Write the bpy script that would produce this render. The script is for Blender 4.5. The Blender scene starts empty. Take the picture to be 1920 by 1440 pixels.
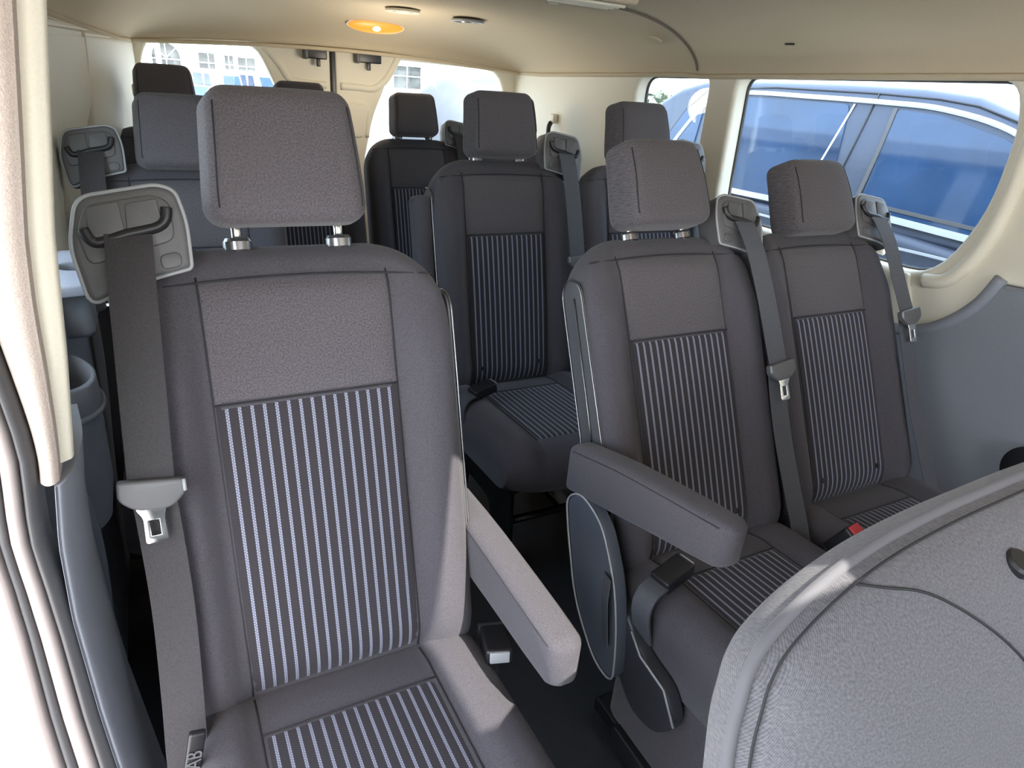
import bpy, bmesh, math, random
from mathutils import Vector, Matrix
random.seed(7)
SC = bpy.context.scene
COL = SC.collection
PI = math.pi

# ------------------------------------------------------------------ camera, sky, sun, exposure
def set_camera():
    yaw, pitch, roll, f = math.radians(29.047), math.radians(24.634), math.radians(-4.705), 1243.3
    cy, sy, cp, sp = math.cos(yaw), math.sin(yaw), math.cos(pitch), math.sin(pitch)
    fw = Vector((sy*cp, cy*cp, -sp)); r = Vector((cy, -sy, 0)); d = fw.cross(r)
    cr, sr = math.cos(roll), math.sin(roll)
    r2 = cr*r + sr*d; d2 = -sr*r + cr*d
    cam = bpy.data.cameras.new('camera'); o = bpy.data.objects.new('camera', cam); COL.objects.link(o)
    m = Matrix((r2, -d2, -fw)).transposed().to_4x4(); m.translation = Vector((0, 0, 1.2814))
    o.matrix_world = m
    cam.sensor_width = 36; cam.lens = f/1920*36; cam.clip_start = .02; cam.clip_end = 200
    SC.camera = o
set_camera()
w = bpy.data.worlds.new('sky'); SC.world = w; w.use_nodes = True
nt = w.node_tree; bg = nt.nodes['Background']
sky = nt.nodes.new('ShaderNodeTexSky'); sky.sky_type = 'NISHITA'; sky.sun_disc = False
sky.sun_elevation = math.radians(52); sky.sun_rotation = math.radians(200); sky.dust_density = 2.5; sky.air_density = 1.0
mixs = nt.nodes.new('ShaderNodeMixRGB'); mixs.inputs[0].default_value = .62; mixs.inputs[2].default_value = (3.2, 3.3, 3.5, 1)
nt.links.new(sky.outputs[0], mixs.inputs[1])
nt.links.new(mixs.outputs[0], bg.inputs[0]); bg.inputs[1].default_value = .84
sun = bpy.data.lights.new('sun', 'SUN'); sun.energy = 6.0; sun.angle = .009; sun.color = (1, .95, .86)
so = bpy.data.objects.new('sun', sun); COL.objects.link(so)
SUN_DIR = Vector((-.15, .55, -.82))
so.rotation_euler = SUN_DIR.to_track_quat('-Z', 'Y').to_euler()
SC.view_settings.view_transform = 'Standard'; SC.view_settings.look = 'None'
SC.view_settings.gamma = 1; SC.view_settings.use_curve_mapping = False
SC.view_settings.exposure = 1.1

# ------------------------------------------------------------------ materials
def srgb(r, g, b):
    f = lambda c: (c/255/12.92) if c/255 <= .04045 else ((c/255+.055)/1.055)**2.4
    return (f(r), f(g), f(b), 1)
def mat(name, col, rough=.6, metal=0, bump=0, bscale=300, var=0, vscale=60, spec=.5, coat=0, emit=None, es=0, sheen=0):
    m = bpy.data.materials.new(name); m.use_nodes = True; n = m.node_tree; b = n.nodes['Principled BSDF']
    b.inputs['Base Color'].default_value = col; b.inputs['Roughness'].default_value = rough
    b.inputs['Metallic'].default_value = metal; b.inputs['Specular IOR Level'].default_value = spec
    b.inputs['Coat Weight'].default_value = coat; b.inputs['Sheen Weight'].default_value = sheen
    if emit: b.inputs['Emission Color'].default_value = emit; b.inputs['Emission Strength'].default_value = es
    if bump or var:
        tc = n.nodes.new('ShaderNodeTexCoord')
    if bump:
        t = n.nodes.new('ShaderNodeTexNoise'); t.inputs['Scale'].default_value = bscale; t.inputs['Detail'].default_value = 3
        bp = n.nodes.new('ShaderNodeBump'); bp.inputs['Strength'].default_value = bump; bp.inputs['Distance'].default_value = .002
        n.links.new(tc.outputs['Object'], t.inputs['Vector']); n.links.new(t.outputs['Fac'], bp.inputs['Height'])
        n.links.new(bp.outputs[0], b.inputs['Normal'])
    if var:
        t = n.nodes.new('ShaderNodeTexNoise'); t.inputs['Scale'].default_value = vscale; t.inputs['Detail'].default_value = 4
        n.links.new(tc.outputs['Object'], t.inputs['Vector'])
        r = n.nodes.new('ShaderNodeValToRGB'); r.color_ramp.elements[0].position = .3; r.color_ramp.elements[1].position = .7
        r.color_ramp.elements[0].color = tuple(c*(1-var) for c in col[:3])+(1,)
        r.color_ramp.elements[1].color = tuple(min(1, c*(1+var)) for c in col[:3])+(1,)
        n.links.new(t.outputs['Fac'], r.inputs['Fac']); n.links.new(r.outputs[0], b.inputs['Base Color'])
    return m
def math_node(n, op, a, b=None):
    x = n.nodes.new('ShaderNodeMath'); x.operation = op
    for i, v in enumerate((a, b)):
        if v is None: continue
        if isinstance(v, (int, float)): x.inputs[i].default_value = v
        else: n.links.new(v, x.inputs[i])
    return x.outputs[0]
def weave(name, col, col2, step=.0017, rough=.9):
    """cross-woven cloth, UV in metres"""
    m = mat(name, col, rough, spec=.2, sheen=.15); n = m.node_tree; b = n.nodes['Principled BSDF']
    uv = n.nodes.new('ShaderNodeUVMap'); sp = n.nodes.new('ShaderNodeSeparateXYZ'); n.links.new(uv.outputs[0], sp.inputs[0])
    k = 2*PI/step
    a = math_node(n, 'SINE', math_node(n, 'MULTIPLY', sp.outputs[0], k)); c = math_node(n, 'SINE', math_node(n, 'MULTIPLY', sp.outputs[1], k*.8))
    p = math_node(n, 'MULTIPLY', a, c)
    no = n.nodes.new('ShaderNodeTexNoise'); no.inputs['Scale'].default_value = 420; no.inputs['Detail'].default_value = 2
    n.links.new(uv.outputs[0], no.inputs['Vector'])
    s = math_node(n, 'ADD', math_node(n, 'MULTIPLY', p, .28), no.outputs['Fac'])
    r = n.nodes.new('ShaderNodeValToRGB'); r.color_ramp.elements[0].position = .3; r.color_ramp.elements[1].position = .75
    r.color_ramp.elements[0].color = col; r.color_ramp.elements[1].color = col2
    n.links.new(s, r.inputs['Fac']); n.links.new(r.outputs[0], b.inputs['Base Color'])
    bp = n.nodes.new('ShaderNodeBump'); bp.inputs['Strength'].default_value = .35; bp.inputs['Distance'].default_value = .001
    n.links.new(s, bp.inputs['Height']); n.links.new(bp.outputs[0], b.inputs['Normal'])
    return m
def stripes(name, base, line, period=.0163, width=.27):
    """pin stripes of two dotted thread columns, UV in metres"""
    m = mat(name, base, .9, spec=.2, sheen=.1); n = m.node_tree; b = n.nodes['Principled BSDF']
    uv = n.nodes.new('ShaderNodeUVMap'); sp = n.nodes.new('ShaderNodeSeparateXYZ'); n.links.new(uv.outputs[0], sp.inputs[0])
    fx = math_node(n, 'FRACT', math_node(n, 'DIVIDE', math_node(n, 'ADD', sp.outputs[0], 10*period+period*.5), period))
    d = math_node(n, 'ABSOLUTE', math_node(n, 'SUBTRACT', fx, .5))
    band = math_node(n, 'LESS_THAN', d, width/2)
    gap = math_node(n, 'GREATER_THAN', d, .012)
    side = math_node(n, 'MULTIPLY', math_node(n, 'GREATER_THAN', fx, .5), .5)
    fy = math_node(n, 'FRACT', math_node(n, 'ADD', math_node(n, 'DIVIDE', sp.outputs[1], .0042), side))
    dot = math_node(n, 'ADD', math_node(n, 'MULTIPLY', math_node(n, 'LESS_THAN', fy, .62), .62), .38)
    fac = math_node(n, 'MULTIPLY', math_node(n, 'MULTIPLY', band, gap), dot)
    no = n.nodes.new('ShaderNodeTexNoise'); no.inputs['Scale'].default_value = 500
    n.links.new(uv.outputs[0], no.inputs['Vector'])
    mx0 = n.nodes.new('ShaderNodeMixRGB'); n.links.new(no.outputs['Fac'], mx0.inputs[0])
    mx0.inputs[1].default_value = tuple(c*.75 for c in base[:3])+(1,); mx0.inputs[2].default_value = tuple(c*1.3 for c in base[:3])+(1,)
    mx = n.nodes.new('ShaderNodeMixRGB'); n.links.new(fac, mx.inputs[0]); n.links.new(mx0.outputs[0], mx.inputs[1]); mx.inputs[2].default_value = line
    n.links.new(mx.outputs[0], b.inputs['Base Color'])
    bp = n.nodes.new('ShaderNodeBump'); bp.inputs['Strength'].default_value = .5; bp.inputs['Distance'].default_value = .001
    n.links.new(fac, bp.inputs['Height']); n.links.new(bp.outputs[0], b.inputs['Normal'])
    return m
def glass(name, tint=(.8, .87, .9), rough=0.0, refl=.12):
    m = bpy.data.materials.new(name); m.use_nodes = True; n = m.node_tree; n.nodes.remove(n.nodes['Principled BSDF'])
    t = n.nodes.new('ShaderNodeBsdfTransparent'); t.inputs[0].default_value = (*tint, 1)
    g = n.nodes.new('ShaderNodeBsdfGlossy'); g.inputs['Roughness'].default_value = rough
    fr = n.nodes.new('ShaderNodeLayerWeight'); fr.inputs[0].default_value = .5
    k = math_node(n, 'ADD', math_node(n, 'MULTIPLY', math_node(n, 'POWER', fr.outputs['Facing'], 4.5), .55), .03)
    mx = n.nodes.new('ShaderNodeMixShader'); n.links.new(k, mx.inputs[0])
    n.links.new(t.outputs[0], mx.inputs[1]); n.links.new(g.outputs[0], mx.inputs[2])
    n.links.new(mx.outputs[0], n.nodes['Material Output'].inputs[0])
    return m
M = {}
M['fabric'] = mat('charcoal_knit', (.068, .064, .073, 1), .92, bump=.35, bscale=900, var=.28, vscale=700, spec=.2, sheen=.12)
M['panel'] = weave('woven_panel_cloth', (.052, .048, .053, 1), (.138, .126, .138, 1))
M['stripe'] = stripes('striped_cloth', (.034, .031, .035, 1), (.29, .31, .40, 1))
M['seam'] = mat('seam_thread', (.018, .018, .02, 1), .8)
M['slate'] = mat('slate_plastic', (.075, .085, .105, 1), .45, bump=.1, bscale=1200)
M['chrome'] = mat('chrome', (.82, .82, .80, 1), .14, 1)
M['collar'] = mat('dark_chrome', (.30, .30, .31, 1), .22, .9)
M['plastic'] = mat('grey_plastic', (.085, .085, .088, 1), .42, bump=.12, bscale=1200)
M['plastic_lt'] = mat('light_grey_plastic', (.095, .095, .098, 1), .45, bump=.12, bscale=1200)
M['edge'] = mat('pale_plastic_edge', (.30, .31, .32, 1), .4)  # plain pale grey for rims, lamp faces and buttons
M['dark'] = mat('dark_grey_plastic', (.035, .036, .042, 1), .4, bump=.1, bscale=1200)
M['black'] = mat('black_plastic', (.012, .012, .014, 1), .38)
M['web'] = mat('belt_webbing', (.040, .038, .040, 1), .75, bump=.3, bscale=700, var=.2, vscale=500, spec=.3)
M['web_blue'] = mat('belt_webbing_slate', (.075, .078, .09, 1), .7, bump=.3, bscale=700, var=.2, vscale=500, spec=.4)
M['steel'] = mat('black_steel', (.015, .016, .018, 1), .35, .4)
M['headliner'] = mat('beige_headliner_cloth', (.53, .455, .33, 1), .95, bump=.25, bscale=900, var=.06, vscale=500, spec=.15)
M['trim'] = mat('pale_beige_trim', (.72, .68, .56, 1), .6, bump=.15, bscale=800, var=.03, vscale=400, spec=.35)
M['greytrim'] = mat('slate_grey_trim', (.24, .255, .29, 1), .55, bump=.15, bscale=900, var=.03, vscale=300, spec=.35)
M['pillar'] = mat('pillar_cloth', (.46, .39, .34, 1), .9, bump=.3, bscale=700, var=.12, vscale=500, spec=.2)
M['floor'] = mat('dark_rubber_floor', (.016, .018, .022, 1), .75, bump=.3, bscale=500, var=.25, vscale=300)
M['rubber'] = mat('door_seal_rubber', (.05, .05, .052, 1), .5, spec=.5)
M['paint'] = mat('grey_body_paint', (.30, .27, .26, 1), .3, .2, coat=.8)
M['glass'] = glass('side_glass', (.86, .93, .97))
M['glass_rear'] = glass('rear_glass', (.90, .95, .97))
M['red'] = mat('red_button', (.55, .03, .04, 1), .4)

# ------------------------------------------------------------------ mesh helpers
def link(name, verts, faces, m=None, parent=None, smooth=True, uvs=None, sharp=None):
    me = bpy.data.meshes.new(name); me.from_pydata([tuple(v) for v in verts], [], faces); me.validate(); me.update()
    if uvs:
        ul = me.uv_layers.new(name='UVMap')
        for l in me.loops: ul.data[l.index].uv = uvs[l.vertex_index]
    if smooth:
        for p in me.polygons: p.use_smooth = True
    if m: me.materials.append(m)
    o = bpy.data.objects.new(name, me); COL.objects.link(o)
    if parent: o.parent = parent
    return o
def fix(o, angle=None):
    bm = bmesh.new(); bm.from_mesh(o.data); bmesh.ops.recalc_face_normals(bm, faces=bm.faces)
    if angle:
        for e in bm.edges:
            e.smooth = not (len(e.link_faces) == 2 and e.calc_face_angle(0) > angle)
    bm.to_mesh(o.data); bm.free(); return o
def root(name, label, cat, loc=(0, 0, 0), group=None):
    o = bpy.data.objects.new(name, None); o.empty_display_size = .05; COL.objects.link(o); o.location = loc
    o['label'] = label; o['category'] = cat
    if group: o['group'] = group
    return o
def tag(o, label, cat, group=None, kind=None):
    o['label'] = label; o['category'] = cat
    if group: o['group'] = group
    if kind: o['kind'] = kind
    return o
def struct(o, label=None):
    o['kind'] = 'structure'
    if label: o['label'] = label; o['category'] = o.name.split('_')[0].split('.')[0]
    return o
ident = lambda x, y, z: (x, y, z)
def tube_data(path, r, n=8, closed=False):
    P = [Vector(p) for p in path]; V = []; F = []; N = len(P); up = None
    for i, p in enumerate(P):
        a = P[(i-1) % N] if (closed or i > 0) else p; b = P[(i+1) % N] if (closed or i < N-1) else p
        t = (b-a); t = t.normalized() if t.length > 1e-9 else Vector((0, 0, 1))
        if up is None: up = Vector((0, 0, 1)) if abs(t.z) < .9 else Vector((1, 0, 0))
        s = t.cross(up)
        if s.length < 1e-6: s = t.cross(Vector((1, .1, 0)))
        s.normalize(); up = s.cross(t).normalized()
        rr = r[i] if isinstance(r, (list, tuple)) else r
        for k in range(n):
            q = 2*PI*k/n; V.append(p + rr*(math.cos(q)*s+math.sin(q)*up))
    for i in range(N if closed else N-1):
        j = (i+1) % N
        for k in range(n):
            l = (k+1) % n; F.append((i*n+k, i*n+l, j*n+l, j*n+k))
    if not closed: F.append(tuple(range(n))[::-1]); F.append(tuple((N-1)*n+k for k in range(n)))
    return V, F
def tube(name, path, r, m, parent=None, n=8, closed=False):
    V, F = tube_data(path, r, n, closed); return fix(link(name, V, F, m, parent))
def tubes(name, paths, r, m, parent=None, n=6, closed=False):
    V = []; F = []
    for p in paths:
        v, f = tube_data(p, r, n, closed); o = len(V); V += v; F += [tuple(i+o for i in q) for q in f]
    return fix(link(name, V, F, m, parent))
def smoothpath(pts, n=6):
    """Catmull-Rom through points"""
    P = [Vector(p) for p in pts]; out = []
    for i in range(len(P)-1):
        a = P[max(i-1, 0)]; b = P[i]; c = P[i+1]; d = P[min(i+2, len(P)-1)]
        for k in range(n):
            t = k/n; out.append(.5*((2*b)+(c-a)*t+(2*a-5*b+4*c-d)*t*t+(3*b-a-3*c+d)*t**3))
    out.append(P[-1]); return out
def ribbon(name, pts, width, thick, m, parent=None, wdir=(1, 0, 0), n=6, up=None):
    """flat webbing along a path; width axis wdir"""
    P = smoothpath(pts, n); V = []; F = []; W = Vector(wdir).normalized()
    for i, p in enumerate(P):
        t = (P[min(i+1, len(P)-1)]-P[max(i-1, 0)]).normalized()
        wv = (W - t*W.dot(t)).normalized(); nn = t.cross(wv).normalized()
        ww = width[min(len(width)-1, int(i/n))] if isinstance(width, list) else width
        for a, b in ((-1, -1), (1, -1), (1, 1), (-1, 1)): V.append(p+wv*a*ww/2+nn*b*thick/2)
    for i in range(len(P)-1):
        for k in range(4):
            l = (k+1) % 4; F.append((i*4+k, i*4+l, i*4+4+l, i*4+4+k))
    F.append((0, 1, 2, 3)); F.append(tuple(len(V)-4+k for k in range(4)))
    return fix(link(name, V, F, m, parent), .6)
def rbox(name, size, m, parent=None, loc=(0, 0, 0), r=.01, seg=3, rot=None, warp=None, subd=0):
    bm = bmesh.new(); bmesh.ops.create_cube(bm, size=1)
    for v in bm.verts: v.co = Vector((v.co.x*size[0], v.co.y*size[1], v.co.z*size[2]))
    if r: bmesh.ops.bevel(bm, geom=bm.edges[:], offset=r, segments=seg, affect='EDGES', profile=.5)
    if subd: bmesh.ops.subdivide_edges(bm, edges=[e for e in bm.edges if e.calc_length() > max(size)*.3], cuts=subd, use_grid_fill=True)
    if warp:
        for v in bm.verts: v.co = Vector(warp(*v.co))
    if rot: bmesh.ops.rotate(bm, verts=bm.verts, matrix=rot, cent=(0, 0, 0))
    for v in bm.verts: v.co += Vector(loc)
    bmesh.ops.recalc_face_normals(bm, faces=bm.faces)
    for f in bm.faces: f.smooth = True
    for e in bm.edges: e.smooth = not (len(e.link_faces) == 2 and e.calc_face_angle(0) > .7)
    me = bpy.data.meshes.new(name); bm.to_mesh(me); bm.free(); me.materials.append(m)
    o = bpy.data.objects.new(name, me); COL.objects.link(o)
    if parent: o.parent = parent
    return o
def prism(name, outline, t0, t1, mapf, m, parent=None, bevel=0, holes=(), seg=2):
    """2D outline (a,b) extruded between c=t0..t1, placed by mapf(a,b,c); rounded rims; holes are 2D outlines"""
    cu = bpy.data.curves.new('tmp', 'CURVE'); cu.dimensions = '2D'; cu.fill_mode = 'BOTH'
    for ol in [outline]+list(holes):
        s = cu.splines.new('POLY'); s.points.add(len(ol)-1); s.use_cyclic_u = True
        for i, p in enumerate(ol): s.points[i].co = (p[0], p[1], 0, 1)
    h = (t1-t0)/2; cu.extrude = max(h-bevel, .0001); cu.bevel_depth = bevel; cu.bevel_resolution = seg; cu.offset = -bevel
    to = bpy.data.objects.new('tmp', cu); COL.objects.link(to)
    dg = bpy.context.evaluated_depsgraph_get(); me = bpy.data.meshes.new_from_object(to.evaluated_get(dg))
    bpy.data.objects.remove(to); bpy.data.curves.remove(cu)
    me.name = name
    for v in me.vertices: v.co = Vector(mapf(v.co.x, v.co.y, v.co.z+(t0+t1)/2))
    me.materials.clear(); me.materials.append(m)
    o = bpy.data.objects.new(name, me); COL.objects.link(o)
    if parent: o.parent = parent
    bm = bmesh.new(); bm.from_mesh(me); bmesh.ops.remove_doubles(bm, verts=bm.verts, dist=1e-5)
    bmesh.ops.recalc_face_normals(bm, faces=bm.faces)
    for f in bm.faces: f.smooth = True
    for e in bm.edges: e.smooth = not (len(e.link_faces) == 2 and e.calc_face_angle(0) > .55)
    bm.to_mesh(me); bm.free()
    return o
def rounded(pts, r, n=5):
    """round the corners of a polygon; r number or list"""
    out = []; N = len(pts)
    for i in range(N):
        p = Vector(pts[i]); a = Vector(pts[i-1]); b = Vector(pts[(i+1) % N]); rr = r[i] if isinstance(r, (list, tuple)) else r
        da = (a-p); db = (b-p); k = min(rr, da.length*.48, db.length*.48)
        A = p+da.normalized()*k; B = p+db.normalized()*k
        for j in range(n+1):
            t = j/n; q = A*(1-t)**2+p*2*t*(1-t)+B*t*t; out.append((q.x, q.y))
    return out
def disc(name, c, axis, r, h, m, parent=None, n=24, r2=None, sx=1):
    """short cylinder with bevelled top, centred c, along axis"""
    ax = Vector(axis).normalized(); q = ax.to_track_quat('Z', 'Y'); r2 = r2 or r*.85
    V = []; F = []
    prof = [(0, -h/2), (r, -h/2), (r, h*.2), (r2, h/2), (0, h/2)]
    for rr, z in prof:
        for k in range(n):
            a = 2*PI*k/n; V.append(Vector(c)+q @ Vector((rr*math.cos(a)*sx, rr*math.sin(a), z)))
    for i in range(len(prof)-1):
        for k in range(n):
            l = (k+1) % n; F.append((i*n+k, i*n+l, (i+1)*n+l, (i+1)*n+k))
    o = link(name, V, F, m, parent)
    bm = bmesh.new(); bm.from_mesh(o.data); bmesh.ops.remove_doubles(bm, verts=bm.verts, dist=1e-6); bm.to_mesh(o.data); bm.free()
    return fix(o, .5)
def slab(name, W, s0, send, nf, nb, rr, mapf, m, parent=None, nu=40, ns=26, nr=9, uexp=.55):
    """upholstered pad: columns in u, each a closed loop front(s)->rounded end->back"""
    us = []
    for i in range(nu+1):
        t = -1+2*i/nu; us.append(W*math.copysign(abs(math.sin(t*PI/2))**1.0, t))
    V = []; F = []; UV = []
    for u in us:
        se = send(u)-rr; col = []
        for j in range(ns+1):
            s = s0+(se-s0)*j/ns; col.append((u, s, nf(u, s)))
        f1 = nf(u, se); b1 = nb(u, se)
        for j in range(1, nr):
            a = PI*j/nr; col.append((u, se+rr*math.sin(a), (f1+b1)/2+(f1-b1)/2*math.cos(a)))
        for j in range(ns+1):
            s = se+(s0-se)*j/ns; col.append((u, s, nb(u, s)))
        for p in col: V.append(mapf(*p)); UV.append((p[0], p[1]))
    L = len(col)
    for i in range(nu):
        for j in range(L):
            k = (j+1) % L; F.append((i*L+j, (i+1)*L+j, (i+1)*L+k, i*L+k))
    for i in (0, nu):                                   # side caps bridged front to back
        for j in range(ns+nr//2):
            a, b, c, d = i*L+j, i*L+j+1, i*L+L-2-j, i*L+L-1-j
            if len({a, b, c, d}) == 4: F.append((a, b, c, d) if i else (d, c, b, a))
            elif len({a, b, c, d}) == 3: F.append(tuple(dict.fromkeys((a, b, c, d))))
    return fix(link(name, V, F, m, parent, uvs=UV))
def sheet(name, u0, u1, s0, s1, nf, mapf, m, parent=None, off=.0015, puff=.0, nu=24, ns=36, soff=None):
    """thin cloth panel laid on a pad, edges tucked in, with small thickness"""
    V = []; F = []; UV = []
    for i in range(nu+1):
        for j in range(ns+1):
            u = u0+(u1-u0)*i/nu; s = s0+(s1-s0)*j/ns
            eu = abs(2*i/nu-1); es = abs(2*j/ns-1)
            k = off+puff*(1-eu**4)*(1-es**8) - (off*1.6 if (i in (0, nu) or j in (0, ns)) else 0)
            V.append(mapf(u, s, nf(u, s)-k)); UV.append((u, s))
    for i in range(nu):
        for j in range(ns):
            a = i*(ns+1)+j; F.append((a, a+ns+1, a+ns+2, a+1))
    return link(name, V, F, m, parent, uvs=UV)
sstep = lambda t: (lambda x: x*x*(3-2*x))(min(1, max(0, t)))

# ------------------------------------------------------------------ shell of the van
def xl(y): return -.205 if y < 1.7 else -.205+.205*((y-1.7)/1.9)**1.4
XR = 1.86
def zedge(y): return 1.312+max(0, 3.3-y)*.030
def ceil_z(x, y):
    sx = min(x-xl(y), XR-x); sy = 3.55-y
    f = lambda t: math.sqrt(max(0, 1-(1-min(max(t, 0), 1))**2))
    t = min(max((x-xl(y))/(XR-xl(y)), 0), 1)
    z = zedge(y)+.035*math.sin(PI*t)+.165*min(1, f(sx/.38)*f(sy/.5))
    return z
SUN_GAP = (.505, .615, -.22, .25)  # unseen roof opening added to let sun reach the armrest and cushion
def build_ceiling():
    V = []; F = []; xs = []; nx = 64
    ys = [-1.3+i*.05 for i in range(0, 98)]; ys = [y for y in ys if y <= 3.55]
    yh = sorted(set([round(y, 3) for y in ys]+[SUN_GAP[2], SUN_GAP[3], 3.53, 3.545, 3.549, 2.135, 2.128, 2.12]))
    idx = {}
    yh.append(3.70)
    for j, y in enumerate(yh):
        a = xl(max(y, .3)) if y < 3.6 else xl(3.6)
        for i in range(nx+1):
            t = (i-1)/(nx-2); x = a+(XR-a)*(.5-.5*math.cos(PI*min(1, max(0, t))))
            z = ceil_z(x, min(3.55, max(y, .3)))
            if i == 0: x -= .12
            if i == nx: x += .12
            if y < 2.125: z -= .005                       # front headliner section laps below the rear one
            V.append((x, y, z)); idx[i, j] = len(V)-1
    for j in range(len(yh)-1):
        for i in range(nx):
            cx = (V[idx[i, j]][0]+V[idx[i+1, j+1]][0])/2; cy = (yh[j]+yh[j+1])/2
            if SUN_GAP[0] < cx < SUN_GAP[1] and SUN_GAP[2] < cy < SUN_GAP[3]: continue
            F.append((idx[i, j], idx[i, j+1], idx[i+1, j+1], idx[i+1, j]))
    o = link('ceiling', V, F, M['headliner'])
    sol = o.modifiers.new('s', 'SOLIDIFY'); sol.thickness = .02; sol.offset = -1 if o.data.polygons[0].normal.z < 0 else 1
    struct(o, 'beige cloth headliner curving down to the windows')
    # rolled lip at the rear and side edges
    e = [(xl(y)+.002, y, ceil_z(xl(y), y)-.002) for y in [-.9+.1*i for i in range(45)] if y > .75]
    rear = [(xl(3.55)+(XR-xl(3.55))*i/30, 3.548, ceil_z(xl(3.55)+(XR-xl(3.55))*i/30, 3.55)-.002) for i in range(31)]
    e2 = [(XR-.002, y, ceil_z(XR, y)-.006*(y < 2.12)) for y in [3.5-.1*i for i in range(48)]]
    tube('headliner_lip', e+rear+e2, .009, M['headliner'], o, 8)
    y = 2.122
    p = [(x, y, ceil_z(x, y)-.008) for x in [xl(y)+.003+(XR-.006-xl(y))*(.5-.5*math.cos(PI*i/60)) for i in range(61)]]
    tube('headliner_joint', p, .0045, mat('joint_shadow_line', (.16, .14, .11, 1), .9), o, 6)
    return o
ceiling = build_ceiling()
# outer roof skin
V = []; F = []
for j, y in enumerate([-1.3, .0, 3.75]):
    for i in range(9): V.append((-.3+2.35*i/8, y, 1.60+.05*math.sin(PI*i/8)))
hx = (-.125, .07)
floor = rbox('floor', (2.30, 5.1, .04), M['floor'], loc=(.83, 1.2, -.021), r=0)
struct(floor, 'dark rubber floor of the aisle')

mapR = lambda a, b, c: (1.86+c, a, b)
# window outlines (y, z), right wall
win1 = rounded([(.965, 1.262), (.965, 1.05), (1.05, .868), (1.90, .870), (1.915, 1.350), (1.0, 1.370)], [.09, .16, .12, .09, .05, .10])
win2 = rounded([(2.055, .85), (2.475, .85), (2.490, 1.335), (2.055, 1.345)], [.08, .08, .07, .05])
def arc(c, r, a0, a1, n=10): return [(c[0]+r*math.cos(math.radians(a0+(a1-a0)*i/n)), c[1]+r*math.sin(math.radians(a0+(a1-a0)*i/n))) for i in range(n+1)]
bound = [(-.9, .93), (.70, .915), (.86, .905)]+smoothpath([(.86, .905, 0), (.90, .84, 0), (.965, .765, 0), (1.04, .722, 0), (1.14, .705, 0)], 4)[1:]
bound = [(p[0], p[1]) for p in bound]
upper = [(-.9, 1.45)]+bound+[(3.62, .70), (3.62, 1.42), (1.0, 1.47)]
wr = prism('wall_right', upper, 0, .075, mapR, M['trim'], bevel=.018, holes=[win1, win2], seg=4)
struct(wr, 'pale beige right side trim around the windows')
lower = [(-.9, -.0), (3.62, 0)]+[(3.62, .705)]+[(p[0], p[1]) for p in reversed(bound)]
lw = prism('trim_1', lower, -.012, .05, mapR, M['greytrim'], bevel=.010)
struct(lw, 'slate grey lower side panel right of the seats')
# raised ring round the big window at its front end
ring = smoothpath([(1.02, .862, 0), (.955, .885, 0), (.905, .98, 0), (.885, 1.10, 0), (.885, 1.25, 0), (.885, 1.36, 0), (.885, 1.42, 0)], 6)
tube('window_surround', [(1.857, p[0]+.035, p[1]) for p in ring], .020, M['trim'], wr, 10)
lowring = smoothpath([(1.30, .700, 0), (1.14, .705, 0), (1.04, .722, 0), (.965, .765, 0), (.90, .84, 0), (.868, .92, 0)], 6)
tube('panel_edge', [(1.852, p[0], p[1]) for p in lowring], .016, M['greytrim'], lw, 10)
# fold in the beige panel under the window
prism('belt_pocket', rounded([(1.05, .725), (1.13, .725), (1.145, .86), (1.10, .872), (1.07, .80)], .012), -.012, .004, mapR, M['trim'], wr, bevel=.004)
def window(n, outline, x, parentmat, lab):
    fx = x if callable(x) else (lambda y: x)
    g = prism('window_%d' % n, outline, 0, .005, lambda a, b, c: (fx(a)+c, a, b), M[parentmat], bevel=0); struct(g, lab)
    path = [(fx(p[0])-.004, p[0], p[1]) for p in outline]
    tube('window_seal', path, .007, M['rubber'], g, 8, True); return g
window(1, win1, 1.925, 'glass', 'large side window on the right with a dark SUV behind')
window(2, win2, 1.925, 'glass', 'small rear side window on the right')
tube('window_latch', [(1.905, 1.27, .895), (1.90, 1.25, .90), (1.90, 1.22, .898)], .010, M['trim'], wr, 8)

# left wall behind the doorway pillar (with its window, mostly hidden)
mapL = lambda a, b, c: (xl(a)-c, a, b)
winL = rounded([(.98, .86), (1.72, .88), (1.72, 1.31), (.98, 1.33)], .07)
wl = prism('wall_left', [(.83, .80), (1.9, .80), (2.20, .83), (2.35, .975)]+[(2.5+.1*i, .972-.006*i) for i in range(12)]+[(3.62, .90), (3.62, 1.31)]+[(3.5-.1*i, 1.32+.003*i) for i in range(18)]+[(.83, 1.385)], 0, .07, mapL, M['trim'], bevel=.016, holes=[winL], seg=4)
struct(wl, 'pale beige rear side trim on the left')
for v in wl.data.vertices: pass
window(3, [(p[0], p[1]) for p in winL], lambda y: xl(y)-.06, 'glass', 'left side window behind the door pillar')
prismL = prism('trim_2', [(.80, 0)]+[(1.7+.1*i, 0) for i in range(20)]+[(3.62, .90)]+[(3.6-.1*i, .905+.006*i) for i in range(12)]+[(2.35, .975), (2.20, .83), (1.9, .80), (.80, .80)], -.012, .06, mapL, M['greytrim'], bevel=.010)
struct(prismL, 'slate grey lower side panel left of the seats')
tube('pillar_ridge', [(xl(2.36)+.004, 2.36, .985), (xl(2.42)+.010, 2.44, 1.14), (xl(2.5)+.006, 2.5, 1.31)], .02, M['trim'], wl, 10)

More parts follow.
